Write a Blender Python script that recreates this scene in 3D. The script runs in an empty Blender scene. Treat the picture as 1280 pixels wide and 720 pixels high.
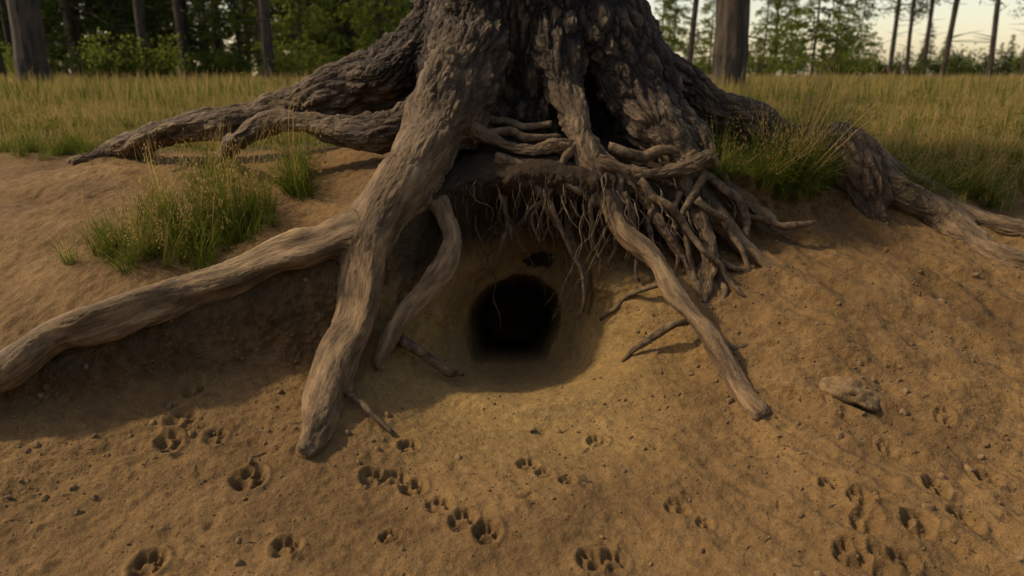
import bpy, math, random
import numpy as np
from mathutils import Vector
random.seed(7); rng=np.random.default_rng(7)
S=bpy.context.scene
# ---------------------------------------------------------------- camera
PITCH=math.radians(16); LENS=26.0; F=LENS/36*1280; H=1.4
cam=bpy.data.cameras.new("camera"); cam.lens=LENS; cam.sensor_width=36; cam.clip_end=2000; cam.clip_start=0.05
cam.dof.use_dof=True; cam.dof.focus_distance=2.9; cam.dof.aperture_fstop=2.2
co=bpy.data.objects.new("camera",cam); S.collection.objects.link(co)
co.location=(0,0,H); co.rotation_euler=(math.radians(90)-PITCH,0,0); S.camera=co
cp,sp=math.cos(PITCH),math.sin(PITCH)
# image pixel coordinates -> world position at a chosen distance Y
def at(U,V,Y):
    a=(U-640)/F; b=(360-V)/F
    t=Y/(cp+b*sp)
    return np.array([a*t,Y,H+t*(-sp+b*cp)]),t
# ---------------------------------------------------------------- noise
T=rng.random((64,64,64)).astype(np.float32)*2-1
def vn(p):
    i=np.floor(p).astype(np.int64); f=(p-i).astype(np.float32); f=f*f*(3-2*f)
    i0=i&63; i1=(i+1)&63
    x0,y0,z0=i0.T; x1,y1,z1=i1.T; fx,fy,fz=f.T
    c00=T[x0,y0,z0]*(1-fx)+T[x1,y0,z0]*fx; c10=T[x0,y1,z0]*(1-fx)+T[x1,y1,z0]*fx
    c01=T[x0,y0,z1]*(1-fx)+T[x1,y0,z1]*fx; c11=T[x0,y1,z1]*(1-fx)+T[x1,y1,z1]*fx
    return (c00*(1-fy)+c10*fy)*(1-fz)+(c01*(1-fy)+c11*fy)*fz
def fbm(p,f,o=3,g=.5):
    r=0; a=1
    for k in range(o):
        r=r+a*vn(p*f+k*17.3); f*=2.03; a*=g
    return r
def sst(a,b,x):
    t=np.clip((x-a)/(b-a),0,1); return t*t*(3-2*t)
# ---------------------------------------------------------------- materials
def mat(name):
    m=bpy.data.materials.new(name); m.use_nodes=True; nt=m.node_tree; nt.nodes.clear()
    o=nt.nodes.new("ShaderNodeOutputMaterial"); return m,nt,o
def N(nt,t,**k):
    n=nt.nodes.new(t)
    for a,v in k.items():
        if a.startswith("i_"):
            key=a[2:].replace("_"," ")
            n.inputs[key].default_value=v
        else: setattr(n,a,v)
    return n
def L(nt,a,b): nt.links.new(a,b)
def ramp(nt,fac,stops):
    r=N(nt,"ShaderNodeValToRGB"); e=r.color_ramp.elements
    while len(e)<len(stops): e.new(.5)
    for q,(p,c) in zip(e,stops): q.position=p; q.color=(*c,1)
    L(nt,fac,r.inputs[0]); return r.outputs[0]
def math_(nt,op,a,b=None,c=None,clamp=False):
    n=N(nt,"ShaderNodeMath",operation=op); n.use_clamp=clamp
    for k,v in enumerate((a,b,c)):
        if v is None: continue
        if isinstance(v,(int,float)): n.inputs[k].default_value=v
        else: L(nt,v,n.inputs[k])
    return n.outputs[0]
def mixc(nt,f,a,b,bt='MIX'):
    n=N(nt,"ShaderNodeMix",data_type='RGBA',blend_type=bt)
    for s,v in ((n.inputs[0],f),(n.inputs[6],a),(n.inputs[7],b)):
        if isinstance(v,(int,float)): s.default_value=v
        elif isinstance(v,tuple): s.default_value=(*v,1)
        else: L(nt,v,s)
    return n.outputs[2]
def mixf(nt,f,a,b):
    n=N(nt,"ShaderNodeMix",data_type='FLOAT')
    for s,v in ((n.inputs[0],f),(n.inputs[2],a),(n.inputs[3],b)):
        if isinstance(v,(int,float)): s.default_value=v
        else: L(nt,v,s)
    return n.outputs[0]
def noise(nt,vec,scale,detail=4,rough=.55):
    n=N(nt,"ShaderNodeTexNoise"); n.inputs["Scale"].default_value=scale; n.inputs["Detail"].default_value=detail; n.inputs["Roughness"].default_value=rough
    L(nt,vec,n.inputs["Vector"]); return n.outputs[0]

def make_ground_mat():
    m,nt,o=mat("sandy_ground")
    tc=N(nt,"ShaderNodeTexCoord").outputs["Object"]
    def at_(n): return N(nt,"ShaderNodeAttribute",attribute_name=n).outputs["Fac"]
    n1=noise(nt,tc,2.2,6,.6); n2=noise(nt,tc,28,6,.65); n3=noise(nt,tc,260,3,.7)
    c=ramp(nt,n1,[(.3,(.118,.068,.027)),(.7,(.25,.152,.062))])
    c=mixc(nt,at_("bowl"),c,mixc(nt,n1,(.20,.128,.048),(.36,.238,.092)))
    c=mixc(nt,.65,c,ramp(nt,n2,[(.3,(.55,.52,.5)),(.65,(1.12,1.12,1.09))]),'MULTIPLY')
    c=mixc(nt,.78,c,ramp(nt,n3,[(.3,(.43,.41,.40)),(.7,(1.44,1.42,1.37))]),'MULTIPLY')
    soil=mixc(nt,n2,(.014,.009,.005),(.055,.034,.018))  # organic soil, its colour darkened to take in the shadow of the hollow
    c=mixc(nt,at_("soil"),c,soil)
    gr=mixc(nt,n2,(.03,.035,.012),(.09,.085,.03))
    c=mixc(nt,at_("grassy"),c,gr)
    b=N(nt,"ShaderNodeBsdfPrincipled"); L(nt,c,b.inputs["Base Color"]); b.inputs["Roughness"].default_value=.92
    b.inputs["Specular IOR Level"].default_value=.25
    h=math_(nt,'ADD',math_(nt,'MULTIPLY',n2,.010),math_(nt,'MULTIPLY',n3,.0028))
    h=math_(nt,'ADD',h,math_(nt,'MULTIPLY',noise(nt,tc,90,4,.6),.0065))
    bp=N(nt,"ShaderNodeBump"); bp.inputs["Strength"].default_value=.95; bp.inputs["Distance"].default_value=1
    L(nt,h,bp.inputs["Height"]); L(nt,bp.outputs[0],b.inputs["Normal"]); L(nt,b.outputs[0],o.inputs[0])
    return m
def make_bark():
    m,nt,o=mat("pine_bark")
    g=N(nt,"ShaderNodeAttribute",attribute_name="grain").outputs["Vector"]
    bare=N(nt,"ShaderNodeAttribute",attribute_name="bare").outputs["Fac"]
    nz=N(nt,"ShaderNodeTexNoise"); nz.inputs["Scale"].default_value=9; nz.inputs["Detail"].default_value=5; L(nt,g,nz.inputs["Vector"])
    va=N(nt,"ShaderNodeVectorMath",operation='MULTIPLY_ADD'); L(nt,nz.outputs["Color"],va.inputs[0]); va.inputs[1].default_value=(.09,.09,.09); L(nt,g,va.inputs[2])
    def vor(s):
        v=N(nt,"ShaderNodeTexVoronoi",feature='DISTANCE_TO_EDGE'); v.inputs["Scale"].default_value=s; L(nt,va.outputs[0],v.inputs["Vector"]); return v.outputs["Distance"]
    p1=math_(nt,'MINIMUM',math_(nt,'MULTIPLY',vor(13),3.2),1.0)
    p2=math_(nt,'MINIMUM',math_(nt,'MULTIPLY',vor(34),2.6),1.0)
    fine=noise(nt,g,60,6,.75)
    plates=math_(nt,'ADD',math_(nt,'MULTIPLY',p1,.5),math_(nt,'MULTIPLY',p2,.28)); plates=math_(nt,'ADD',plates,math_(nt,'MULTIPLY',fine,.34))
    st=N(nt,"ShaderNodeVectorMath",operation='MULTIPLY'); L(nt,g,st.inputs[0]); st.inputs[1].default_value=(1,1,.28)
    fib=noise(nt,st.outputs[0],48,8,.74); fib2=noise(nt,g,15,5,.65)
    fibs=math_(nt,'ADD',math_(nt,'MULTIPLY',fib,.6),math_(nt,'MULTIPLY',fib2,.6))
    h=mixf(nt,bare,math_(nt,'MULTIPLY',plates,.048),math_(nt,'ADD',math_(nt,'MULTIPLY',fibs,.026),.008))
    cb=ramp(nt,plates,[(.3,(.009,.006,.0038)),(.6,(.040,.026,.016)),(.95,(.14,.096,.06))])
    cr=ramp(nt,fibs,[(.42,(.025,.014,.007)),(.56,(.14,.087,.043)),(.76,(.37,.245,.125))])
    c=mixc(nt,bare,cb,cr)
    b=N(nt,"ShaderNodeBsdfPrincipled"); L(nt,c,b.inputs["Base Color"]); b.inputs["Roughness"].default_value=.7; b.inputs["Specular IOR Level"].default_value=.35
    L(nt,b.outputs[0],o.inputs[0])
    d=N(nt,"ShaderNodeDisplacement"); d.inputs["Midlevel"].default_value=.025; d.inputs["Scale"].default_value=1; L(nt,h,d.inputs["Height"]); L(nt,d.outputs[0],o.inputs["Displacement"])
    m.displacement_method='BOTH'
    return m
def make_leaf(name,c1,c2,trans=.4):
    m,nt,o=mat(name)
    gi=N(nt,"ShaderNodeNewGeometry").outputs["Random Per Island"]
    oi=N(nt,"ShaderNodeObjectInfo").outputs["Random"]
    f=math_(nt,'ADD',math_(nt,'MULTIPLY',gi,.65),math_(nt,'MULTIPLY',oi,.35))
    c=mixc(nt,f,c1,c2)
    d=N(nt,"ShaderNodeBsdfDiffuse"); t=N(nt,"ShaderNodeBsdfTranslucent"); L(nt,c,d.inputs[0]); L(nt,c,t.inputs[0])
    mx=N(nt,"ShaderNodeMixShader"); mx.inputs[0].default_value=trans; L(nt,d.outputs[0],mx.inputs[1]); L(nt,t.outputs[0],mx.inputs[2]); L(nt,mx.outputs[0],o.inputs[0])
    return m
def make_simple(name,c1,c2,scale,bump=.01,rough=.9,stretch=(1,1,1)):
    m,nt,o=mat(name); tc=N(nt,"ShaderNodeTexCoord").outputs["Object"]
    mp=N(nt,"ShaderNodeMapping"); mp.inputs["Scale"].default_value=stretch; L(nt,tc,mp.inputs[0])
    n=noise(nt,mp.outputs[0],scale,6,.65)
    c=ramp(nt,n,[(.35,c1),(.65,c2)])
    b=N(nt,"ShaderNodeBsdfPrincipled"); L(nt,c,b.inputs["Base Color"]); b.inputs["Roughness"].default_value=rough
    bp=N(nt,"ShaderNodeBump"); bp.inputs["Distance"].default_value=bump; L(nt,n,bp.inputs["Height"]); L(nt,bp.outputs[0],b.inputs["Normal"]); L(nt,b.outputs[0],o.inputs[0])
    return m
M_ground=make_ground_mat(); M_bark=make_bark()
M_grass=make_leaf("grass_blades",(.046,.080,.010),(.165,.185,.026),.5)
M_dry=make_leaf("dry_grass_stems",(.29,.20,.06),(.52,.37,.145),.45)
M_needle=make_leaf("conifer_needles",(.018,.032,.008),(.07,.09,.020),.4)
M_light=make_leaf("light_leaves",(.09,.12,.02),(.23,.25,.045),.55)
M_btrunk=make_simple("forest_bark",(.012,.009,.006),(.075,.05,.032),9,.03,.9,(1,1,.25))
M_hair=make_simple("root_fibre",(.03,.018,.01),(.12,.08,.045),30,.002)
M_clod=make_simple("dirt_clod",(.085,.05,.021),(.23,.142,.06),40,.01)
M_rock=make_simple("sandstone",(.11,.066,.028),(.24,.15,.064),30,.02)

def new_mesh_obj(name,v,f,mats,midx=None,smooth=True,parent=None,link=True):
    me=bpy.data.meshes.new(name); me.from_pydata([tuple(map(float,p)) for p in v],[],f)
    for m in mats: me.materials.append(m)
    if midx is not None: me.polygons.foreach_set("material_index",midx)
    me.polygons.foreach_set("use_smooth",[smooth]*len(me.polygons)); me.update()
    ob=bpy.data.objects.new(name,me)
    if link: S.collection.objects.link(ob)
    if parent: ob.parent=parent
    return ob
def empty(name,loc=(0,0,0)):
    e=bpy.data.objects.new(name,None); S.collection.objects.link(e); e.location=loc; return e

# ---------------------------------------------------------------- terrain
DX=.0052
xd=np.arange(-2.6,2.6001,DX)
out=[]; x=2.6; st=.008
while x<260: st*=1.12; x+=st; out.append(x)
out=np.array(out); X=np.concatenate([-out[::-1],xd,out]); NC=len(X)
stn={
-6.0:[(2.3,.10),(2.6,.20),(2.8,.28),(3.0,.36),(3.2,.45),(3.8,.68),(4.7,.92)],
-1.85:[(2.1,.12),(2.33,.22),(2.39,.27),(2.43,.34),(2.50,.41),(3.3,.68),(4.6,.93)],
-1.37:[(2.3,.14),(2.62,.27),(2.67,.35),(2.72,.43),(2.82,.51),(3.5,.75),(4.5,.95)],
-.82:[(2.4,.13),(2.82,.24),(2.92,.38),(2.97,.53),(3.10,.67),(3.6,.86),(4.3,.99)],
-.52:[(2.4,.10),(2.80,.20),(2.96,.40),(3.02,.60),(3.15,.76),(3.5,.93),(4.0,1.04)],
-.36:[(2.5,.08),(2.92,.15),(3.14,.38),(3.28,.60),(3.32,.86),(3.6,1.0),(4.0,1.08)],
-.18:[(2.5,.07),(3.02,.11),(3.24,.42),(3.56,.68),(3.41,.93),(3.7,1.06),(4.1,1.12)],
0.0:[(2.5,.07),(3.04,.10),(3.26,.42),(3.66,.70),(3.41,.94),(3.72,1.08),(4.1,1.12)],
.22:[(2.5,.07),(3.04,.11),(3.27,.42),(3.64,.70),(3.41,.93),(3.72,1.07),(4.1,1.12)],
.45:[(2.5,.09),(3.0,.17),(3.25,.40),(3.57,.66),(3.44,.91),(3.72,1.05),(4.1,1.1)],
.8:[(2.5,.12),(2.95,.25),(3.2,.40),(3.45,.62),(3.55,.88),(3.8,1.0),(4.2,1.05)],
1.2:[(2.4,.14),(2.9,.34),(3.35,.54),(3.68,.70),(3.72,.92),(3.95,.98),(4.3,1.0)],
1.8:[(2.3,.14),(2.8,.33),(3.3,.52),(3.75,.68),(3.85,.82),(4.1,.9),(4.5,.95)],
2.6:[(2.3,.14),(2.8,.33),(3.3,.52),(3.7,.66),(3.95,.74),(4.3,.82),(4.9,.92)],
6.0:[(2.3,.14),(2.8,.33),(3.3,.50),(3.7,.62),(4.0,.72),(4.4,.82),(5.0,.92)]}
sx=np.array(sorted(stn)); tab=np.array([stn[k] for k in sorted(stn)])
K=13; keys=np.zeros((NC,K,2))
fixed={0:(-30,-.6),1:(.4,-.12),2:(1.7,0.0),10:(9,1.02),11:(40,1.15),12:(320,1.35)}
for k,(y,z) in fixed.items(): keys[:,k]=(y,z)
for k in range(7):
    for c in range(2): keys[:,3+k,c]=np.interp(X,sx,tab[:,k,c])
ker=np.exp(-.5*(np.arange(-28,29)/10.5)**2); ker/=ker.sum()
d0=len(out); d1=d0+len(xd)
for k in range(K):
    for c in range(2):
        a=keys[d0-28:d1+28,k,c]; keys[d0:d1,k,c]=np.convolve(a,ker,'valid')
uk=np.array([0,30.4,31.7,32.4,32.95,33.3,33.65,33.95,34.3,34.9,39.4,70,350])
cnt=[30,30,118,112,66,60,54,54,60,90,45,24]
hseg=np.diff(uk)[None,:,None]; dl=np.diff(keys,axis=1)/hseg
mt=np.zeros_like(keys); a,b=dl[:,:-1],dl[:,1:]
same=(a*b)>0; mt[:,1:-1]=np.where(same,2*a*b/np.where(same,a+b,1),0); mt[:,0]=dl[:,0]; mt[:,-1]=dl[:,-1]
rows=[];rk=[]
for k in range(K-1):
    h=uk[k+1]-uk[k]
    for q in range(cnt[k]):
        t=q/cnt[k]
        if k>=9: t=t**1.5 if k==9 else t**1.6
        if k==0: t=1-(1-t)**1.8
        p=(2*t**3-3*t*t+1)*keys[:,k]+(t**3-2*t*t+t)*h*mt[:,k]+(-2*t**3+3*t*t)*keys[:,k+1]+(t**3-t*t)*h*mt[:,k+1]
        rows.append(p); rk.append(k+t)
rows.append(keys[:,-1]); rk.append(K-1.0)
rk=np.array(rk); YZ=np.array(rows); NR=len(rk)
P=np.empty((NR,NC,3)); P[:,:,0]=X[None]; P[:,:,1:]=YZ
RK=np.repeat(rk[:,None],NC,1)
def normals(P):
    dc=np.gradient(P,axis=1); dr=np.gradient(P,axis=0); n=np.cross(dc,dr); return n/(np.linalg.norm(n,axis=2,keepdims=True)+1e-12)
# scooped hollow, burrow mouth and tunnel, dug into the bank
xx=P[:,:,0].copy(); zz=P[:,:,2].copy(); yy0=P[:,:,1].copy()
wob=fbm(np.stack([xx*5,zz*5,zz*0+3],2).reshape(-1,3),1.,2).reshape(xx.shape)*.12
zc=.235; cx=0.02+.05*(zz-zc)/.2
rr=np.sqrt(((xx-cx)/.236)**2+((zz-zc)/np.where(zz>zc,.200,.20))**2)+wob
rb=np.sqrt(((xx-.10)/.52)**2+((zz-.30)/.37)**2)+wob*.8
front=(RK>3.2)&(RK<7.0); fade=sst(3.5,4.1,RK)*(1-sst(6.2,7,RK))
fun=.16*(1-sst(.75,1.8,rr))+.29*(1-sst(.5,1.0,rb)); tun=1.4*(1-sst(.74,1.0,rr))*sst(3.97,4.10,RK)
P[:,:,1]+=np.where(front,fun*fade+tun,0)
P[:,:,2]-=np.where(front,.45*(tun/1.4),0)
fx=np.sqrt(((xx-.10)/.44)**2+((yy0-3.14)/.32)**2)
P[:,:,2]+=(-.070*(1-sst(.3,1.05,fx))+.036*np.exp(-((fx-1.2)/.22)**2))*(1-sst(3.95,4.5,RK))
bowl=np.where(front|(RK<=3.2),1-sst(1.2,3.8,np.sqrt(((xx-.05)/.25)**2+((zz-.28)/.24)**2+ (np.maximum(0,2.95-yy0)/.24)**2)),0)
Nn=normals(P); flat=P.reshape(-1,3)
near=((np.abs(xx)<8)&(P[:,:,1]<14)).astype(float)
steep=np.clip(1-Nn[:,:,2],0,1); steep=np.clip((steep-.2)*2,0,1)
big=fbm(flat,2.3,2).reshape(xx.shape); med=fbm(flat,9,3).reshape(xx.shape); fin=fbm(flat,34,3,.6).reshape(xx.shape)
an=flat.copy(); an[:,2]*=.45; rid=fbm(an,13,4,.55).reshape(xx.shape)
inside=np.where(front,sst(1.05,.8,rr),0)
soil_shade_z=sst(5.35,6.1,RK)*(1-sst(8.6,9.3,RK))*sst(-.9,-.35,xx)*(1-sst(.95,1.25,xx))  # soil around the lip under the roots; the hollow's shade is painted in too
disp=near*(.022*big+.010*med*(1-.5*bowl)+.0040*fin*(1-.3*bowl)+steep*(1-.7*bowl)*(.026*rid+.010*fin))
right=sst(.3,1.1,xx)*(1-sst(6,7,RK))*near
ang=np.stack([xx*9+P[:,:,1]*9,P[:,:,1]*3.2-xx*3.2,zz*0],2).reshape(-1,3)
disp+=right*.024*np.clip(fbm(ang,1.,3,.6).reshape(xx.shape),-.7,1)
P+=Nn*(disp*(1-inside*.6))[:,:,None]
far=sst(12,40,P[:,:,1]); P[:,:,2]+=far*.12*vn(np.stack([xx*.06,P[:,:,1]*.06,xx*0],2).reshape(-1,3)).reshape(xx.shape)
def proj(P):
    d=P[...,1]*cp-(P[...,2]-H)*sp; d=np.where(d<.05,.05,d)
    v=P[...,1]*sp+(P[...,2]-H)*cp
    return 640+F*P[...,0]/d,360-F*v/d,np.where(P[...,1]<.2,999,d)
PU,PV,PD=proj(P)
def ground(U,V,w=5):
    while True:
        m=(np.abs(PU-U)<w)&(np.abs(PV-V)<w)&(PD<900)
        if m.any(): break
        w*=1.6
    q=P[m]; d=PD[m]; e=np.hypot(PU[m]-U,PV[m]-V); ok=d<d.min()+.12
    return q[ok][np.argmin(e[ok])].copy()
# (image pixel U, image pixel V, size): a trail from the mouth to the front, and groups left and right
prints=[(240,485,1),(226,524,1.1),(211,552,1),(310,600,1.25),(357,684,1.0),(186,705,1.1),(466,598,.95),(494,597,1.0),(516,612,.95),(548,633,.95),(578,648,.9),(608,667,.9),(660,581,.8),(680,594,.7),(746,552,.9),(846,633,.8),(487,673,.7),(738,700,.95),(768,703,.95),(1064,690,1.05),(1096,703,1.1),(1205,656,1.0),(1075,620,.85),(1148,650,.95),(1170,610,.85),(1235,600,.9),(510,558,.85),(710,600,.65),(1040,605,.85),(1082,655,.85),(268,547,.85),(880,655,.55),(1110,560,.7),(1180,520,.7),(1128,700,.9)]
R0,R1=np.searchsorted(rk,2.0),np.searchsorted(rk,5.0)
sub=P[R0:R1,d0:d1]
for k in range(320):
    g=np.array([random.uniform(-1.7,2.0),random.uniform(1.7,2.95)]); s=random.uniform(.007,.022)
    d=np.hypot((sub[:,:,0]-g[0])/s,(sub[:,:,1]-g[1])/(s*random.uniform(.7,1.2))); m=d<3
    t=sub[:,:,2]; t[m]+=random.choice([-.4,-.5,.35])*s*.8*np.exp(-d[m]**3)
for (U,V,s) in prints:
    g=ground(U,V); th=math.atan2(0-g[0],3.1-g[1])+random.uniform(-.6,.6); s*=random.uniform(.96,1.08); dep=random.uniform(.75,1.2)
    dx=(sub[:,:,0]-g[0]); dy=(sub[:,:,1]-g[1])
    m=(np.abs(dx)<.14)&(np.abs(dy)<.14); lx=(dx[m]*math.cos(th)-dy[m]*math.sin(th))/s; ly=(dx[m]*math.sin(th)+dy[m]*math.cos(th))/s
    dz=np.zeros_like(lx)
    for (px,py,ra,rb_,dd) in [(0,-.020,.021,.0155,.026),(-.031,.006,.0095,.013,.025),(-.0125,.029,.0095,.0135,.027),(.0125,.029,.0095,.0135,.027),(.031,.006,.0095,.013,.025)]:
        d=np.sqrt(((lx-px)/ra)**2+((ly-py)/rb_)**2)
        dz=np.minimum(dz,-dd*random.uniform(.75,1.1)*np.exp(-d**4*.5))
    rim=np.sqrt((lx/.050)**2+(ly/.050)**2); dz+=.009*np.exp(-((rim-1.1)/.2)**2)-.005*np.exp(-rim**4)
    t=sub[:,:,2]; t[m]+=dz*min(s,1.15)*dep
gs=np.interp(X,[-6,-2,-.8,-.2,.6,.95,1.2,1.8,2.6,6],[4.6,4.6,4.6,5.2,5.0,4.1,3.80,3.95,3.95,4.0])
def grass_start(x): return np.interp(x,X,gs)
grassy=sst(-.12,.25,P[:,:,1]-gs[None]+.25*vn(flat*3).reshape(xx.shape))
me=bpy.data.meshes.new("ground"); me.vertices.add(NR*NC); me.vertices.foreach_set("co",P.reshape(-1))
i=np.arange(NR-1)[:,None]*NC+np.arange(NC-1)[None]; q=np.stack([i,i+1,i+NC+1,i+NC],2).reshape(-1)
nf=len(q)//4; me.loops.add(nf*4); me.loops.foreach_set("vertex_index",q.astype(np.int32)); me.polygons.add(nf)
me.polygons.foreach_set("loop_start",np.arange(nf,dtype=np.int32)*4); me.polygons.foreach_set("use_smooth",np.ones(nf,bool)); me.update(calc_edges=True)
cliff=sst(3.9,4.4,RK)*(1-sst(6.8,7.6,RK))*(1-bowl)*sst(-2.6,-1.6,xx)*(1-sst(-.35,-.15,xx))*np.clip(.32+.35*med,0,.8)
for nm,arr in (("bowl",bowl*.8),("soil",np.clip(np.maximum(soil_shade_z*.97,cliff),0,1)),("grassy",grassy)):
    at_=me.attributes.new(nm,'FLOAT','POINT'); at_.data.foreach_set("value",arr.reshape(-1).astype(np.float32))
me.materials.append(M_ground); go=bpy.data.objects.new("ground",me); S.collection.objects.link(go)
PU,PV,PD=proj(P)

# ---------------------------------------------------------------- curves / tubes
def resample(ctrl,step=.035):
    c=np.array(ctrl,float); c=np.vstack([2*c[0]-c[1],c,2*c[-1]-c[-2]]); o=[]
    for k in range(1,len(c)-2):
        n=max(2,int(np.linalg.norm(c[k+1,:3]-c[k,:3])/step))
        for j in range(n):
            t=j/n; o.append(.5*((2*c[k])+(-c[k-1]+c[k+1])*t+(2*c[k-1]-5*c[k]+4*c[k+1]-c[k+2])*t*t+(-c[k-1]+3*c[k]-3*c[k+1]+c[k+2])*t**3))
    o.append(c[-2]); return np.array(o)
def frames(p):
    t=np.gradient(p,axis=0); t/=np.linalg.norm(t,axis=1,keepdims=True)+1e-9
    n=np.cross(t[0],(0.3,.9,.2)); n/=np.linalg.norm(n); ns=[n]
    for k in range(1,len(p)):
        n=ns[-1]-t[k]*np.dot(ns[-1],t[k]); n/=np.linalg.norm(n); ns.append(n)
    ns=np.array(ns); return t,ns,np.cross(t,ns)
def tube(c,n=16,irr=.1,seed=0):
    p=c[:,:3]; r=np.maximum(c[:,3],.0008); t,a,b=frames(p); s=np.concatenate([[0],np.cumsum(np.linalg.norm(np.diff(p,axis=0),axis=1))])
    th=np.arange(n)/n*2*np.pi
    q=np.stack([np.cos(th)[None]*1.2+s[:,None]*0,np.sin(th)[None]*1.2+s[:,None]*0,s[:,None]*3+th[None]*0+seed*3.7],2).reshape(-1,3)
    rad=r[:,None]*(1+irr*vn(q).reshape(len(p),n)*1.6)
    off=np.cos(th)[None,:,None]*a[:,None]+np.sin(th)[None,:,None]*b[:,None]
    v=(p[:,None]+off*rad[:,:,None]).reshape(-1,3)
    g=np.stack([np.cos(th)[None]*rad,np.sin(th)[None]*rad,np.repeat(s[:,None]*.4,n,1)],2).reshape(-1,3)+seed*1.31
    f=[]; m=len(p)
    for k in range(m-1):
        for j in range(n): f.append((k*n+j,k*n+(j+1)%n,(k+1)*n+(j+1)%n,(k+1)*n+j))
    f.append(tuple(range(n))[::-1]); f.append(tuple((m-1)*n+j for j in range(n)))
    return v,f,g
def wig(c,amp,seed,fr=5):
    c=c.copy(); s=np.arange(len(c))*.035*fr
    for k in range(3):
        w=vn(np.stack([s,s*0+seed*2.3+k*9.1,s*0],1)); e=np.minimum(1,np.minimum(np.arange(len(c)),np.arange(len(c))[::-1])/4)
        c[:,k]+=amp*w*e
    c[:,3]*=1+.13*vn(np.stack([s*1.6,s*0+seed*5.3,s*0+7],1)); return c
def root(pts,lift=.25,wamp=.02,seed=0):
    o=[]
    for (U,V,Y,r,ba) in pts:
        if Y is None:
            g=ground(U,V+r*.7); d=g[1]*cp-(g[2]-H)*sp; rm=r*d/F; g[2]+=rm*lift; g[1]+=rm*.2; o.append((*g,rm,ba))
        else:
            p,t=at(U,V,Y); o.append((*p,r*t/F,ba))
    return wig(resample(o),wamp,seed)
def W(pts,seed,wamp=.0): return wig(resample(pts),wamp,seed)
TY=4.4
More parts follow.
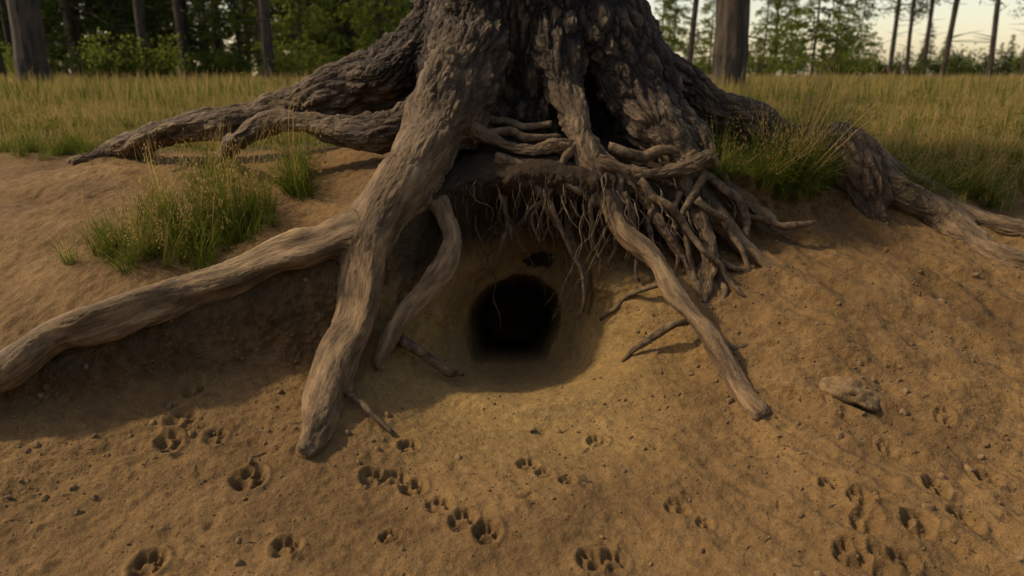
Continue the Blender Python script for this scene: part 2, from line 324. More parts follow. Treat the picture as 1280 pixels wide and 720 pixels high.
main=[
 W([(0.0,TY+.05,.55,.72,0),(0.0,TY,.95,.66,0),(.01,TY,1.3,.585,0),(.012,TY,1.7,.53,0),(.012,TY,2.2,.51,0),(.012,TY,2.9,.5,0)],1),
 root([(610,-60,4.1,38,0),(598,20,4.0,45,.05),(572,95,3.84,49,.2),(537,175,3.55,43,.5),(503,235,3.35,38,.65),(471,288,3.18,33,.8),(452,360,3.0,27,.9),(428,440,2.82,25,.9),(402,505,2.62,23,.95),(387,540,None,21,1),(374,565,None,15,1)],seed=2,wamp=.022),
 root([(535,195,3.5,28,.5),(493,262,3.27,29,.7),(448,290,3.14,27,.85),(385,316,3.04,23,.95),(300,338,2.93,22,1),(210,372,2.78,22,1),(110,415,2.62,25,1),(0,460,2.47,27,1),(-110,505,2.32,30,1),(-260,580,2.15,30,1)],seed=3,wamp=.034),
 root([(532,215,3.5,15,.5),(554,262,3.34,13,.7),(563,305,3.22,12,.85),(550,345,3.1,15,.9),(517,385,3.0,14,.9),(490,425,2.9,12,.9),(472,462,2.82,10,.9)],seed=4,wamp=.02),
 root([(575,-20,4.5,36,0),(548,50,4.47,46,.0),(490,100,4.44,42,.1),(415,122,4.44,33,.2),(340,140,4.45,25,.3),(265,158,4.45,20,.35),(190,174,4.45,17,.4),(135,186,None,13,.5),(85,200,None,9,.6)],seed=5,wamp=.04),
 root([(560,130,4.0,34,.1),(505,160,3.88,26,.3),(440,162,3.88,20,.4),(380,155,3.92,15,.45),(335,158,3.92,15,.5),(300,178,3.92,11,.5),(262,196,None,8,.5),(215,212,None,5,.5)],seed=6,wamp=.026),
 root([(690,-40,4.05,36,0),(698,50,3.96,40,.0),(706,110,3.80,28,.15),(714,160,3.65,20,.35),(728,195,3.55,17,.5),(750,245,3.45,15,.65),(785,295,3.3,15,.75),(828,345,3.13,14,.85),(868,395,2.98,14,.9),(897,440,2.86,14,.9),(918,472,2.76,15,.95),(938,500,None,14,.95),(955,518,None,11,1)],seed=7,wamp=.022),
 root([(735,-30,4.15,46,0),(762,50,4.05,50,0),(792,110,3.92,40,.05),(820,160,3.78,31,.2),(848,200,3.68,23,.35),(878,248,3.6,17,.5),(913,290,3.5,15,.65),(953,325,3.4,12,.75),(992,352,3.3,9,.8),(1020,372,3.22,5,.8)],seed=8,wamp=.024),
 root([(725,-10,4.5,40,0),(775,60,4.45,48,0),(835,105,4.38,36,.1),(895,140,4.3,28,.2),(960,165,4.2,25,.25),(1025,182,4.02,26,.25),(1072,195,3.92,27,.3),(1110,232,3.85,25,.4),(1165,268,3.8,20,.5),(1225,298,None,16,.6),(1290,328,None,13,.6),(1350,360,None,10,.6)],seed=9,wamp=.034),
 root([(1040,172,4.0,22,.3),(1080,185,4.0,20,.4),(1140,235,3.98,18,.6),(1200,262,None,15,.7),(1290,288,None,12,.7),(1380,310,None,9,.7)],seed=10,wamp=.02),
 root([(1060,180,3.95,30,.15),(1075,215,3.86,28,.2),(1088,255,3.8,20,.3),(1096,285,3.74,12,.3)],seed=11),
 root([(585,160,3.6,12,.5),(615,178,3.55,9,.5),(655,190,3.52,9,.55),(705,183,3.55,10,.5),(745,200,3.5,9,.5),(800,215,3.5,8,.5),(850,213,3.52,9,.4),(890,195,3.6,10,.4)],seed=12,wamp=.014),
 root([(725,170,3.6,11,.4),(765,210,3.5,10,.5),(805,245,3.45,9,.5),(835,290,3.4,9,.5),(862,335,3.35,8,.6),(880,380,3.2,6,.6)],seed=13,wamp=.016),
 root([(845,195,3.65,16,.3),(865,245,3.52,13,.4),(885,290,3.42,11,.5),(888,335,3.32,9,.6),(880,380,3.22,7,.6)],seed=14,wamp=.016),
 root([(622,40,4.02,20,0),(615,100,3.92,18,.1),(597,150,3.75,17,.3),(578,180,3.6,14,.4)],seed=15),
 root([(790,60,4.05,26,0),(835,130,3.95,22,.1),(876,170,3.8,17,.2),(898,215,3.7,13,.3),(950,268,3.6,9,.5),(990,300,3.55,6,.6)],seed=16,wamp=.024),
 W([(.3,TY+.3,2.0,.3,0),(.5,TY+.8,1.4,.26,0),(.8,TY+1.5,1.05,.16,.2),(1.3,TY+2.6,.98,.08,.3)],17,.05),
 W([(-.3,TY+.3,2.0,.3,0),(-.55,TY+.8,1.4,.26,0),(-1.0,TY+1.6,1.05,.15,.2),(-1.6,TY+2.8,.98,.07,.3)],18,.05)]
V_=[];F_=[];o=0
for k,c in enumerate(main):
    big_=k==0
    v,f,_=tube(c[:,:4],48 if big_ else 20,.07 if big_ else .24,k)
    if big_:
        th=np.arctan2(v[:,1]-TY,v[:,0]); r=1+.05*np.sin(th*5+1.0)+.035*np.sin(th*9+v[:,2]*1.2); v[:,0]*=r; v[:,1]=TY+(v[:,1]-TY)*r
    V_.append(v); F_+= [tuple(i+o for i in q) for q in f]; o+=len(v)
tmp=new_mesh_obj("tmp",np.vstack(V_),F_,[])
md=tmp.modifiers.new("r",'REMESH'); md.mode='VOXEL'; md.voxel_size=.0145; md.use_smooth_shade=True
md=tmp.modifiers.new("s",'SMOOTH'); md.factor=.5; md.iterations=5
md=tmp.modifiers.new("u",'SUBSURF'); md.levels=1; md.render_levels=1
dg=bpy.context.evaluated_depsgraph_get(); tm=bpy.data.meshes.new_from_object(tmp.evaluated_get(dg)); bpy.data.objects.remove(tmp)
tm.name="trunk_and_roots"; n=len(tm.vertices); vv=np.empty(n*3); tm.vertices.foreach_get("co",vv); vv=vv.reshape(-1,3)
cs=[];ct=[];ca=[];cb=[];cr=[];cba=[];cS=[];cid=[]
for k,c in enumerate(main):
    t,a,b=frames(c[:,:3]); s=np.concatenate([[0],np.cumsum(np.linalg.norm(np.diff(c[:,:3],axis=0),axis=1))])
    cs.append(c[:,:3]);ct.append(t);ca.append(a);cb.append(b);cr.append(c[:,3]);cba.append(c[:,4]);cS.append(s);cid.append(np.full(len(c),k))
cs,ct,ca,cb=map(np.vstack,(cs,ct,ca,cb)); cr,cba,cS,cid=map(np.concatenate,(cr,cba,cS,cid))
grain=np.empty((n,3));bare=np.empty(n)
for i0 in range(0,n,20000):
    v=vv[i0:i0+20000]; d=np.sqrt(np.maximum((v**2).sum(1)[:,None]+(cs**2).sum(1)[None]-2*v@cs.T,0))-cr[None]
    j=d.argmin(1); w=v-cs[j]; al=(w*ct[j]).sum(1)
    grain[i0:i0+20000]=np.stack([(w*ca[j]).sum(1),(w*cb[j]).sum(1),(cS[j]+al)*.4],1)+cid[j][:,None]*1.31
    wt=np.exp(-(d-d.min(1)[:,None])*25); bare[i0:i0+20000]=(wt*cba[None]).sum(1)/wt.sum(1)
bare=np.clip(bare+.22*fbm(vv,6,2)*sst(.02,.3,bare),0,1)
def set_attrs(me,grain,bare):
    a=me.attributes.new("grain",'FLOAT_VECTOR','POINT'); a.data.foreach_set("vector",grain.reshape(-1).astype(np.float32))
    a=me.attributes.new("bare",'FLOAT','POINT'); a.data.foreach_set("value",np.asarray(bare,np.float32))
set_attrs(tm,grain,bare); tm.materials.clear(); tm.materials.append(M_bark); tm.polygons.foreach_set("use_smooth",[True]*len(tm.polygons))
tree=empty("old_pine_tree",(0,0,0)); tb=bpy.data.objects.new("trunk_and_roots",tm); S.collection.objects.link(tb); tb.parent=tree
print("tree verts",n,"ground verts",NR*NC)
c=resample([(.012,TY,2.6,.49,0),(.03,TY,5,.44,0),(-.05,TY,8,.36,0),(.05,TY,11,.26,0),(0,TY,14.5,.08,0)],.12)
v,f,g=tube(c[:,:4],64,.06,0); ut=new_mesh_obj("upper_trunk",v,f,[M_bark],parent=tree); set_attrs(ut.data,g,np.zeros(len(v)))
thin=[
 [(618,200,3.5,6),(650,218,3.46,6),(682,250,3.42,5),(700,285,3.4,4),(708,300,3.38,2)],
 [(620,195,3.5,7),(670,215,3.45,7),(715,235,3.42,6),(760,262,3.4,4)],
 [(640,225,3.5,5),(632,262,3.48,4),(640,300,3.45,3)],
 [(626,235,3.5,4),(630,280,3.45,3),(624,315,3.42,2)],
 [(760,200,3.5,6),(775,230,3.45,6),(780,270,3.4,5),(765,310,3.38,3),(760,335,3.35,2)],
 [(790,215,3.5,6),(815,250,3.44,5),(812,290,3.4,4),(825,330,3.36,3)],
 [(870,210,3.6,8),(920,245,3.55,7),(935,290,3.5,5),(940,330,3.45,3)],
 [(850,240,3.5,6),(842,280,3.42,5),(850,320,3.36,4),(843,350,3.3,2)],
 [(715,240,3.48,5),(712,290,3.44,4),(732,340,3.42,4),(728,390,3.4,3)],
 [(868,398,3.02,6),(835,412,3.0,6),(805,432,3.02,5),(778,452,3.05,3)],
 [(840,345,3.2,5),(800,362,3.25,4),(760,388,3.3,3),(750,400,3.3,2)],
 [(500,425,2.95,8),(530,445,2.92,7),(560,462,2.95,6),(580,468,3.0,3)],
 [(890,320,3.38,6),(925,340,3.34,5),(950,372,3.26,3)],
 [(900,330,3.36,6),(905,360,3.28,5),(898,385,3.2,3)],
 [(905,436,2.9,7),(930,432,2.95,6),(952,430,2.98,3)],
 [(595,140,3.75,7),(640,155,3.7,6),(690,155,3.68,6)],
 [(590,160,3.62,8),(640,168,3.6,7),(700,172,3.62,6)],
 [(930,268,3.6,6),(985,282,3.55,6),(1020,278,3.6,3)],
 [(760,185,3.6,9),(800,192,3.58,8),(850,190,3.62,7)],
 [(1150,262,3.85,9),(1210,290,3.8,8),(1270,305,3.78,7),(1330,318,3.8,5)],
 [(730,175,3.55,8),(700,205,3.48,6),(690,240,3.44,5),(660,262,3.42,3)],
 [(880,220,3.55,7),(855,262,3.45,6),(862,300,3.38,5),(870,350,3.3,3)],
 [(800,225,3.45,6),(845,270,3.38,6),(880,310,3.32,5),(915,350,3.28,4),(940,380,3.2,2)],
 [(870,250,3.45,6),(915,290,3.42,5),(940,340,3.35,4),(960,365,3.28,2)],
 [(745,235,3.42,5),(738,280,3.38,4),(752,320,3.36,3),(746,350,3.34,2)],
 [(690,235,3.42,4),(668,275,3.4,3),(676,305,3.4,2)],
 [(780,240,3.42,5),(798,290,3.38,4),(790,330,3.34,3),(800,352,3.3,2)],
 [(655,215,3.44,5),(690,265,3.38,4),(715,310,3.34,4),(730,365,3.3,3),(722,400,3.28,2)],
]
V_=[];F_=[];G_=[];B_=[];o=0
def addt(c,n,seed,ba):
    global o
    v,f,g=tube(c,n,.14,seed); V_.append(v); G_.append(g); B_.append(np.full(len(v),ba)); F_.extend([tuple(i+o for i in q) for q in f]); o+=len(v)
for k,t in enumerate(thin):
    ct_=[]
    for (U,V,Y,r) in t: p,d=at(U,V,Y); ct_.append((*p,r*d/F*.85))
    addt(wig(resample(ct_,.02),.018,k+40,7),8,k+40,.55)
def lipv(x,key):
    j=np.searchsorted(X,x); i=np.searchsorted(rk,key); return P[i,j].copy()
for k in range(80):
    x=random.uniform(-.25,1.05) if k<26 else random.uniform(.12,1.0); p=lipv(x,random.uniform(6.2,7.3)); r=random.uniform(.0018,.0065); Ln=random.uniform(.10,.62)
    dx=random.uniform(-.35,.35); pts=[(p[0],p[1]+.03,p[2],r)]
    for q in range(1,5): pts.append((p[0]+dx*q/4*Ln*2+random.uniform(-.02,.02),p[1]-.03-random.uniform(0,.04)-.03*q*(x>.3),p[2]-Ln*q/4,r*(1-q*.2)))
    addt(wig(resample(pts,.02),.018,k+80,7),6,k+80,.35)
tr=new_mesh_obj("thin_roots",np.vstack(V_),F_,[M_bark],parent=tree); 
M_thin=make_simple("thin_root_bark",(.025,.015,.008),(.17,.11,.058),35,.004); tr.data.materials.clear(); tr.data.materials.append(M_thin)
V_=[];F_=[];G_=[];B_=[];o=0
for k in range(360):
    if k<200: x=random.uniform(-1.75,-.55); p=lipv(x,random.uniform(6.0,7.0)); Ln=random.uniform(.04,.17)
    else: x=random.uniform(-.3,1.1); p=lipv(x,random.uniform(5.8,7.2)); Ln=random.uniform(.06,.34)
    pts=[(p[0],p[1]+.01,p[2],.0013)]; dx=random.uniform(-.3,.3)*Ln
    for q in range(1,4): pts.append((p[0]+dx*q/3+random.uniform(-.012,.012),p[1]-.02-.05*q/3-random.uniform(0,.02),p[2]-Ln*q/3,.0012*(1-q*.2)))
    addt(resample(pts,.02),4,k,.4)
new_mesh_obj("root_hairs",np.vstack(V_),F_,[M_hair],parent=tree)

# ---------------------------------------------------------------- foliage makers
class Soup:
    def __init__(s): s.v=[];s.f=[];s.m=[]
    def tri(s,c,d,l,w,m=1):
        d=Vector(d).normalized(); sd=d.cross(Vector((random.gauss(0,1),random.gauss(0,1),random.gauss(0,1)))).normalized()*w
        c=Vector(c); k=len(s.v); s.v+= [c-sd*.3,c+sd*.5+d*l*.4,c+d*l,c-sd*.5+d*l*.5]; s.f.append((k,k+1,k+2,k+3)); s.m.append(m)
    def tube(s,pts,n=7,m=0):
        c=resample(pts,.5); v,f,_=tube(c,n,.08,random.random()*9); k=len(s.v); s.v+=[Vector(p) for p in v]; s.f+=[tuple(i+k for i in q) for q in f]; s.m+=[m]*len(f)
    def obj(s,name,mats,link=False): return new_mesh_obj(name,s.v,s.f,mats,s.m,smooth=False,link=link)
def rv(): return Vector((random.gauss(0,1),random.gauss(0,1),random.gauss(0,1)))
def spruce(name,Ht,R,h0,rt,needle,dens=1.,leaf=.26):
    s=Soup(); s.tube([(0,0,-.2,rt*1.2),(0,0,.6,rt),(random.uniform(-.1,.1),0,Ht*.5,rt*.6),(0,0,Ht,.02)],9)
    z=h0
    while z<Ht:
        fr=1-(z-h0)/(Ht-h0); Lb=R*(fr**.8)+.15
        for b in range(random.randint(4,6)):
            a=random.uniform(0,6.28); Lq=Lb*random.uniform(.6,1.15); up=random.uniform(-.28,.12)
            d=Vector((math.cos(a),math.sin(a),up)); e=Vector((0,0,z+random.uniform(-.1,.1)))
            s.tube([(*e,.022),(*(e+d*Lq*.5),.015),(*(e+d*Lq+Vector((0,0,-.1*Lq))),.004)],4)
            for q in range(int(3+Lq*6*dens)):
                t=random.uniform(.15,1)**.8; c=e+d*Lq*t+Vector((0,0,-.1*Lq*t*t))+rv()*.05
                for w in range(3):
                    dd=d*.8+rv()*.55+Vector((0,0,-.35)); s.tri(c+rv()*.06,dd,leaf*random.uniform(.7,1.4),.09)
        z+=random.uniform(.24,.38)
    return s.obj(name,[M_btrunk,needle])
def pine(name,Ht,h0,R,rt,needle,nb=34,cl=26,link=False,stubs=True,leaf=.24,trunk=True):
    s=Soup()
    if trunk: s.tube([(0,0,-.3,rt*1.25),(0,0,.5,rt),(random.uniform(-.2,.2),random.uniform(-.2,.2),Ht*.5,rt*.75),(random.uniform(-.3,.3),0,Ht,.05)],12)
    for b in range(nb):
        z=h0+(Ht-h0)*(b/nb)**1.0; a=random.uniform(0,6.28); Lq=R*random.uniform(.55,1.1)*(1-.6*(z-h0)/(Ht-h0))
        d=Vector((math.cos(a),math.sin(a),random.uniform(-.05,.45))); e=Vector((0,0,z)); m_=e+d*Lq*.5+rv()*.1; t_=e+d*Lq+Vector((0,0,random.uniform(-.2,.4)))
        s.tube([(*e,.05),(*m_,.03),(*t_,.008)],5)
        for q in range(5):
            t=.45+.55*q/4; c=(e.lerp(m_,t*2) if t<.5 else m_.lerp(t_,t*2-1))+rv()*.22
            for w in range(cl): dd=rv()+Vector((0,0,.3)); s.tri(c+rv()*.2,dd,leaf*random.uniform(.6,1.3),.065)
    if stubs:
        for b in range(9):
            z=random.uniform(1.0,h0); a=random.uniform(0,6.28); l=random.uniform(.4,1.6); s.tube([(0,0,z,.025),(math.cos(a)*l,math.sin(a)*l,z+random.uniform(-.3,.3),.004)],4)
    return s.obj(name,[M_btrunk,needle],link)
def bush(name,Hb,R,needle,n=900):
    s=Soup()
    for k in range(14):
        a=random.uniform(0,6.28); l=R*random.uniform(.3,1); t_=Vector((math.cos(a)*l,math.sin(a)*l,Hb*random.uniform(.5,1)))
        s.tube([(0,0,-.05,.02),(*(t_*.5),.012),(*t_,.003)],4)
        for q in range(n//14): c=t_*random.uniform(.35,1.05)+rv()*.13; s.tri(c,rv()+Vector((0,0,.2)),random.uniform(.08,.17),.07)
    return s.obj(name,[M_btrunk,needle])
cr_=pine("crown",15,6.2,4.2,.3,M_needle,nb=44,cl=18,link=True,stubs=False,trunk=False,leaf=.3); cr_.location=(0,TY,0); cr_.parent=tree

def scatter(name,pts,rots,scl,idx,objs,parent=None):
    col=bpy.data.collections.new(name+"_parts")
    for k_,o_ in enumerate(objs): o_.name=f"{name}_{chr(97+k_)}"; col.objects.link(o_)
    me=bpy.data.meshes.new(name); me.from_pydata([tuple(map(float,p)) for p in pts],[],[])
    a=me.attributes.new("rot",'FLOAT_VECTOR','POINT'); a.data.foreach_set("vector",np.array(rots,np.float32).reshape(-1))
    a=me.attributes.new("scl",'FLOAT','POINT'); a.data.foreach_set("value",np.array(scl,np.float32))
    a=me.attributes.new("idx",'INT','POINT'); a.data.foreach_set("value",np.array(idx,np.int32))
    ob=bpy.data.objects.new(name,me); S.collection.objects.link(ob)
    if parent: ob.parent=parent
    ng=bpy.data.node_groups.new(name,'GeometryNodeTree'); ng.interface.new_socket("Geometry",in_out='INPUT',socket_type='NodeSocketGeometry'); ng.interface.new_socket("Geometry",in_out='OUTPUT',socket_type='NodeSocketGeometry')
    gi=ng.nodes.new("NodeGroupInput"); gout=ng.nodes.new("NodeGroupOutput"); ip=ng.nodes.new("GeometryNodeInstanceOnPoints"); ci=ng.nodes.new("GeometryNodeCollectionInfo")
    ci.inputs["Collection"].default_value=col; ci.inputs["Separate Children"].default_value=True; ci.inputs["Reset Children"].default_value=True
    def na(n_,t_): q_=ng.nodes.new("GeometryNodeInputNamedAttribute"); q_.data_type=t_; q_.inputs["Name"].default_value=n_; return q_.outputs["Attribute"]
    er=ng.nodes.new("FunctionNodeEulerToRotation"); l=ng.links.new
    l(gi.outputs[0],ip.inputs["Points"]); l(ci.outputs[0],ip.inputs["Instance"]); ip.inputs["Pick Instance"].default_value=True
    l(na("idx",'INT'),ip.inputs["Instance Index"]); l(na("rot",'FLOAT_VECTOR'),er.inputs[0]); l(er.outputs[0],ip.inputs["Rotation"]); l(na("scl",'FLOAT'),ip.inputs["Scale"]); l(ip.outputs[0],gout.inputs[0])
    m_=ob.modifiers.new("scatter",'NODES'); m_.node_group=ng; return ob
m7=np.searchsorted(rk,7.0)
def gz(x,y):
    j=np.clip(np.searchsorted(X,x),1,NC-2); col=P[:,j]; return float(np.interp(y,col[m7:,1],col[m7:,2])) if y>3.4 else float(np.interp(y,col[:m7//2,1],col[:m7//2,2]))
# ---------------------------------------------------------------- grass
def tuft(nb,h,spread,bend,w,dryfrac=0.,droop=0):
    v=[];f=[];m=[]
    for b in range(nb):
        a=random.uniform(0,6.28); r=spread*math.sqrt(random.random()); p=Vector((math.cos(a)*r,math.sin(a)*r,-.01)); dry=random.random()<dryfrac
        hh=h*random.uniform(.5,1.15)*(1.3 if dry else 1); a2=a+random.gauss(0,.8); out_=Vector((math.cos(a2),math.sin(a2),0)); bd=bend*random.uniform(.3,1.4)*(.4 if dry else 1)
        sd=out_.cross(Vector((0,0,1)))*w*random.uniform(.6,1.2)*(.5 if dry else 1); k=len(v); ns=5; ang=0.15*random.random(); d=p.copy()
        for q in range(ns):
            t=q/(ns-1); wd=(1-t)**.7 if not dry else (1 if t<.7 else 2.2*(1-t)+.4)
            v+= [d-sd*wd*.5,d+sd*wd*.5]; ang=bd*t*1.6; d=d+(out_*math.sin(ang)+Vector((0,0,1))*math.cos(ang))*hh/(ns-1)
        for q in range(ns-1): f.append((k+2*q,k+2*q+1,k+2*q+3,k+2*q+2)); m.append(1 if dry else 0)
        if dry:
            for q in range(7):
                c=Vector(v[-1])-Vector((0,0,1))*hh*.18*(1-q/6); e=rv()*.004; kk=len(v); v+=[c+e,c+e+Vector((.003,0,.008)),c+e+Vector((0,.003,.014)),c+e+Vector((-.003,0,.008))]; f.append((kk,kk+1,kk+2,kk+3)); m.append(1)
    return new_mesh_obj("tuft",v,f,[M_grass,M_dry],m,smooth=False,link=False)
short=[tuft(40,.14,.09,.9,.005,.06) for _ in range(3)]; tall=[tuft(32,.20,.10,.8,.005,.3) for _ in range(3)]; farg=[tuft(44,.26,.28,.5,.014,.24) for _ in range(2)]
pts=[];rt=[];sc=[];ix=[]
def addg(x,y,s,i,z=None):
    pts.append((x,y,(gz(x,y) if z is None else z)-.005)); rt.append((random.gauss(0,.12),random.gauss(0,.12),random.uniform(0,6.28))); sc.append(s); ix.append(i)
nn=10500; yv=3.65+5.8*rng.random(nn)**1.25; xv=rng.uniform(-1,1,nn)*(yv*.85+.6); dv=.5+.5*vn(np.stack([xv*1.1,yv*1.1,xv*0],1))
for x,y,dens in zip(xv,yv,dv):
    if y<grass_start(x)+.25*random.gauss(0,.5): continue
    if math.hypot(x,y-TY)<.75: continue
    if random.random()>.5+dens*.6: continue
    edge=min(1,.55+.5*(y-grass_start(x)))
    addg(x,y,random.uniform(.5,1.1)*(.6+.65*dens)*edge,random.choice([0,1,2,0,1,2,3,4,5]))
for k in range(7000):
    y=9+13*random.random(); x=random.uniform(-1,1)*(y*.85+1); addg(x,y,random.uniform(.7,1.3),random.choice([0,1,3,4,5,5,6]))
for k in range(5500):
    y=18+40*random.random()**1.3; x=random.uniform(-1,1)*(y*.85+1); addg(x,y,random.uniform(.6,1.2),random.choice([6,7]))
grass=scatter("meadow_grass",pts,rt,sc,ix,short+tall+farg)
longt=[tuft(60,.27,.05,1.5,.0036,.05),tuft(45,.32,.04,1.2,.0034,.08),tuft(50,.2,.06,1.7,.0034,.03)]
pts=[];rt=[];sc=[];ix=[]
def clump(U,V,n,su,sv,s,fw=.15):
    for k in range(n):
        g=ground(random.gauss(U,su),random.gauss(V,sv)); pts.append(tuple(g)); rt.append((random.gauss(fw,.2),random.gauss(0,.2),random.uniform(-.9,.9) if fw>.3 else random.uniform(-3.14,3.14))); sc.append(s*random.uniform(.65,1.25)); ix.append(random.randrange(3))
clump(262,235,14,16,16,.95); clump(230,292,34,40,16,1.0,.3); clump(155,308,14,26,12,.75,.4); clump(300,288,20,20,16,1.0,.2); clump(372,238,9,6,8,1.05); clump(374,222,7,6,6,1.2); clump(190,325,14,40,8,.8,.5)
clump(920,190,14,26,10,.9,.25); clump(1000,195,26,24,12,1.25,.35); clump(985,228,18,20,10,1.15,.55); clump(1040,208,8,10,12,1.1,.3); clump(905,218,8,10,8,.8,.4); clump(90,188,16,40,6,.75); clump(60,195,8,25,6,.7)
for k in range(80):
    x=random.uniform(.95,2.9); g=lipv(min(x,2.55),random.uniform(6.9,7.6)); pts.append(tuple(g)); rt.append((random.uniform(.3,1.0),0,random.uniform(-.6,.6))); sc.append(random.uniform(.4,.95)); ix.append(random.randrange(3))
scatter("grass_tufts",pts,rt,sc,ix,longt)

# ---------------------------------------------------------------- clods, stone, stick
def lump(r,n,seed,flat_=1):
    bpy.ops.mesh.primitive_ico_sphere_add(subdivisions=n,radius=1); ob=bpy.context.object; me=ob.data; c=np.empty(len(me.vertices)*3); me.vertices.foreach_get("co",c); c=c.reshape(-1,3)
    c=c*(1+.35*fbm(c+seed*3.1,1.3,3,.6))[:,None]*r; c[:,2]*=flat_; me.vertices.foreach_set("co",c.reshape(-1)); me.polygons.foreach_set("use_smooth",[True]*len(me.polygons)); me.update(); return ob
cl=[]
for k in range(4):
    ob=lump(.01,2,k,.7); ob.data.materials.append(M_clod); S.collection.objects.unlink(ob); cl.append(ob)
pts=[];rt=[];sc=[];ix=[]
for k in range(8500):
    i=random.randrange(np.searchsorted(rk,1.9),np.searchsorted(rk,6.5)); j=random.randrange(d0,d1); p=P[i,j]
    if math.hypot(p[0]/.25,(p[2]-.28)/.3)<1.2 and p[1]>3: continue
    if Nn[i,j,2]<.35: continue
    pts.append(tuple(p)); rt.append([random.uniform(0,6.28) for _ in range(3)]); sc.append(min(1.6,random.paretovariate(2.7)*.2)*(1.3 if p[0]>.8 else 1)); ix.append(random.randrange(4))
scatter("dirt_clods",pts,rt,sc,ix,cl)
g=ground(1062,480); rk_=lump(.10,4,11,.5); rk_.name="sandstone_rock"; rk_.location=(g[0],g[1],g[2]-.03); rk_.rotation_euler=(.1,.15,.6); rk_.data.materials.append(M_rock)
a_,b_=ground(434,500),ground(492,545); a_[2]+=.03; b_[2]+=.012
c=wig(resample([(*a_,.012),(*((a_+b_)/2+np.array([0,0,.01])),.012),(*b_,.009)],.02),.008,3,8); v,f,gg=tube(c,10,.15,3); so=new_mesh_obj("stick",v,f,[M_thin])
V_=[];F_=[];G_=[];B_=[];o=0
for k in range(70):
    g=P[random.randrange(np.searchsorted(rk,2.2),np.searchsorted(rk,3.3)),random.randrange(d0,d1)]; a=random.uniform(0,3.14); l=random.uniform(.01,.04)
    q=np.array([math.cos(a)*l,math.sin(a)*l,.003]); addt(np.array([[*(g-q),.0012],[*(g+[0,0,.004]),.0016],[*(g+q),.0008]]),5,k,.5)
new_mesh_obj("twig_litter",np.vstack(V_),F_,[M_hair])

# ---------------------------------------------------------------- forest
def place(ob,U,Y,s=1,rot=None,name=None):
    x=(U-640)/F*Y*.985; o2=bpy.data.objects.new(name or ob.name,ob.data); S.collection.objects.link(o2); o2.location=(x,Y,gz(x,Y)-.05); o2.scale=(s,s,s); o2.rotation_euler=(0,0,random.uniform(0,6.28) if rot is None else rot); return o2
bigpine=pine("pa",17,5.5,3.2,.36,M_needle,nb=36,cl=14,leaf=.3); midpine=pine("pb",15,4.5,2.6,.17,M_needle,nb=40,cl=12,leaf=.28); slim=pine("pc",12,3.6,2.0,.12,M_needle,nb=42,cl=11,leaf=.24)
sp1=spruce("sa",12,2.6,1.0,.16,M_needle,.8); sp2=spruce("sb",9,2.1,.5,.12,M_needle,.8); sp3=spruce("sc",13,3.0,2.0,.2,M_needle,.8); lt=spruce("sd",8.5,2.0,.9,.08,M_light,.7,.26)
bu=bush("ba",1.5,1.1,M_light); bu2=bush("bb",1.2,1.3,M_needle)
place(bigpine,905,16,1,name="pine_tree"); place(bigpine,58,18,.95,name="pine_tree")
for U,Y,ob in [(195,27,midpine),(242,30,midpine),(345,24,midpine),(395,33,midpine),(450,36,midpine),(15,24,midpine),(120,34,midpine),(285,38,midpine)]: place(ob,U,Y,random.uniform(.9,1.15),name="pine_tree")
for U,Y,ob in [(1100,50,midpine),(1165,34,slim),(1222,30,slim),(1140,58,midpine),(855,30,slim),(1262,48,midpine),(1120,44,slim),(960,62,slim)]: place(ob,U,Y,random.uniform(.9,1.1),name="pine_tree")
for U,Y,s in [(1005,38,.95),(835,44,.8),(440,30,1),(385,26,.8),(480,28,.9),(1060,60,.9),(970,52,.8),(310,34,1),(880,55,.9),(820,36,.7),(945,42,.75),(1030,48,.9)]: place(lt,U,Y,s,name="young_larch")
pts=[];rt=[];sc=[];ix=[]
def addf(U,Y,s,i):
    x=(U-640)/F*Y; pts.append((x,Y,gz(x,Y)-.05)); rt.append((0,0,random.uniform(0,6.28))); sc.append(s); ix.append(i)
for k in range(85): addf(random.uniform(-350,520),random.uniform(30,75),random.uniform(.8,1.3),random.choice([0,1,2,3,3,4]))
for k in range(26): addf(random.uniform(-400,560),random.uniform(75,110),random.uniform(1.2,1.7),random.choice([0,2]))
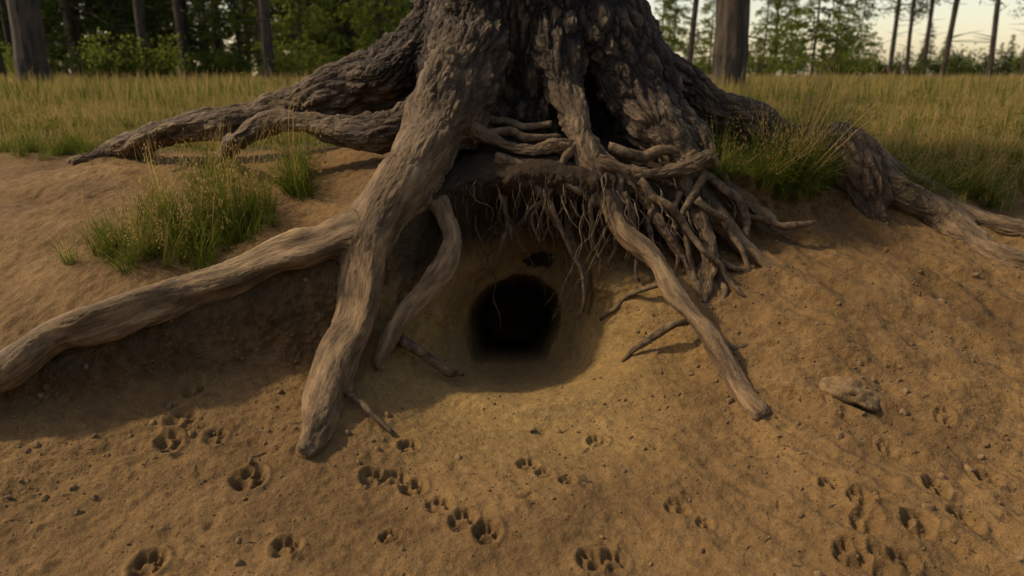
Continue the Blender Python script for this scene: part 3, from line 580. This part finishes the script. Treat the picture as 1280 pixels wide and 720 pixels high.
for k in range(40): addf(random.uniform(-150,520),random.uniform(22,40),random.uniform(.5,1.1),random.choice([5,6]))
for k in range(30): addf(random.uniform(780,1500),random.uniform(45,90),random.uniform(.8,1.6),random.choice([5,6,5]))
for k in range(60): addf(random.uniform(760,1500),random.uniform(95,150),random.uniform(.35,.62),random.choice([0,1,2,4]))
for k in range(8): addf(random.uniform(1300,1700),random.uniform(35,60),random.uniform(.8,1.2),random.choice([0,3,4]))
for k in range(14):  # unseen row of trees added behind the camera to shade the foreground
    x=-13+26*k/13+random.uniform(-.6,.6); y=random.uniform(-12,-7.5); pts.append((x,y,-.4)); rt.append((0,0,random.uniform(0,6.28))); sc.append(random.uniform(.8,1.0)); ix.append([0,1,2][k%3])
scatter("distant_forest",pts,rt,sc,ix,[sp1,sp2,sp3,midpine,lt,bu,bu2])  # distant trees together with the added shade row behind the camera

# ---------------------------------------------------------------- light
ts=Vector((-.54,.04,.56)).normalized()
sun=bpy.data.lights.new("sun",'SUN'); sun.energy=3.5; sun.angle=math.radians(3); sun.color=(1,.83,.55); so=bpy.data.objects.new("sun",sun); S.collection.objects.link(so); so.rotation_euler=ts.to_track_quat('Z','Y').to_euler(); so.location=(-5,-3,9)
w=bpy.data.worlds.new("World"); S.world=w; w.use_nodes=True; nt=w.node_tree; bg=nt.nodes["Background"]
sk=nt.nodes.new("ShaderNodeTexSky"); sk.sky_type='NISHITA'; sk.sun_disc=False; sk.sun_elevation=math.asin(ts.z); sk.sun_rotation=math.atan2(ts.x,ts.y); sk.dust_density=1.4; sk.air_density=1.0; sk.ozone_density=.5
wm=nt.nodes.new("ShaderNodeMix"); wm.data_type='RGBA'; wm.blend_type='MULTIPLY'; wm.inputs[0].default_value=1; wm.inputs[7].default_value=(1.2,1.0,.80,1)
nt.links.new(sk.outputs[0],wm.inputs[6]); nt.links.new(wm.outputs[2],bg.inputs[0]); bg.inputs[1].default_value=.19
S.view_settings.view_transform='Standard'; S.view_settings.look='None'; S.view_settings.exposure=0
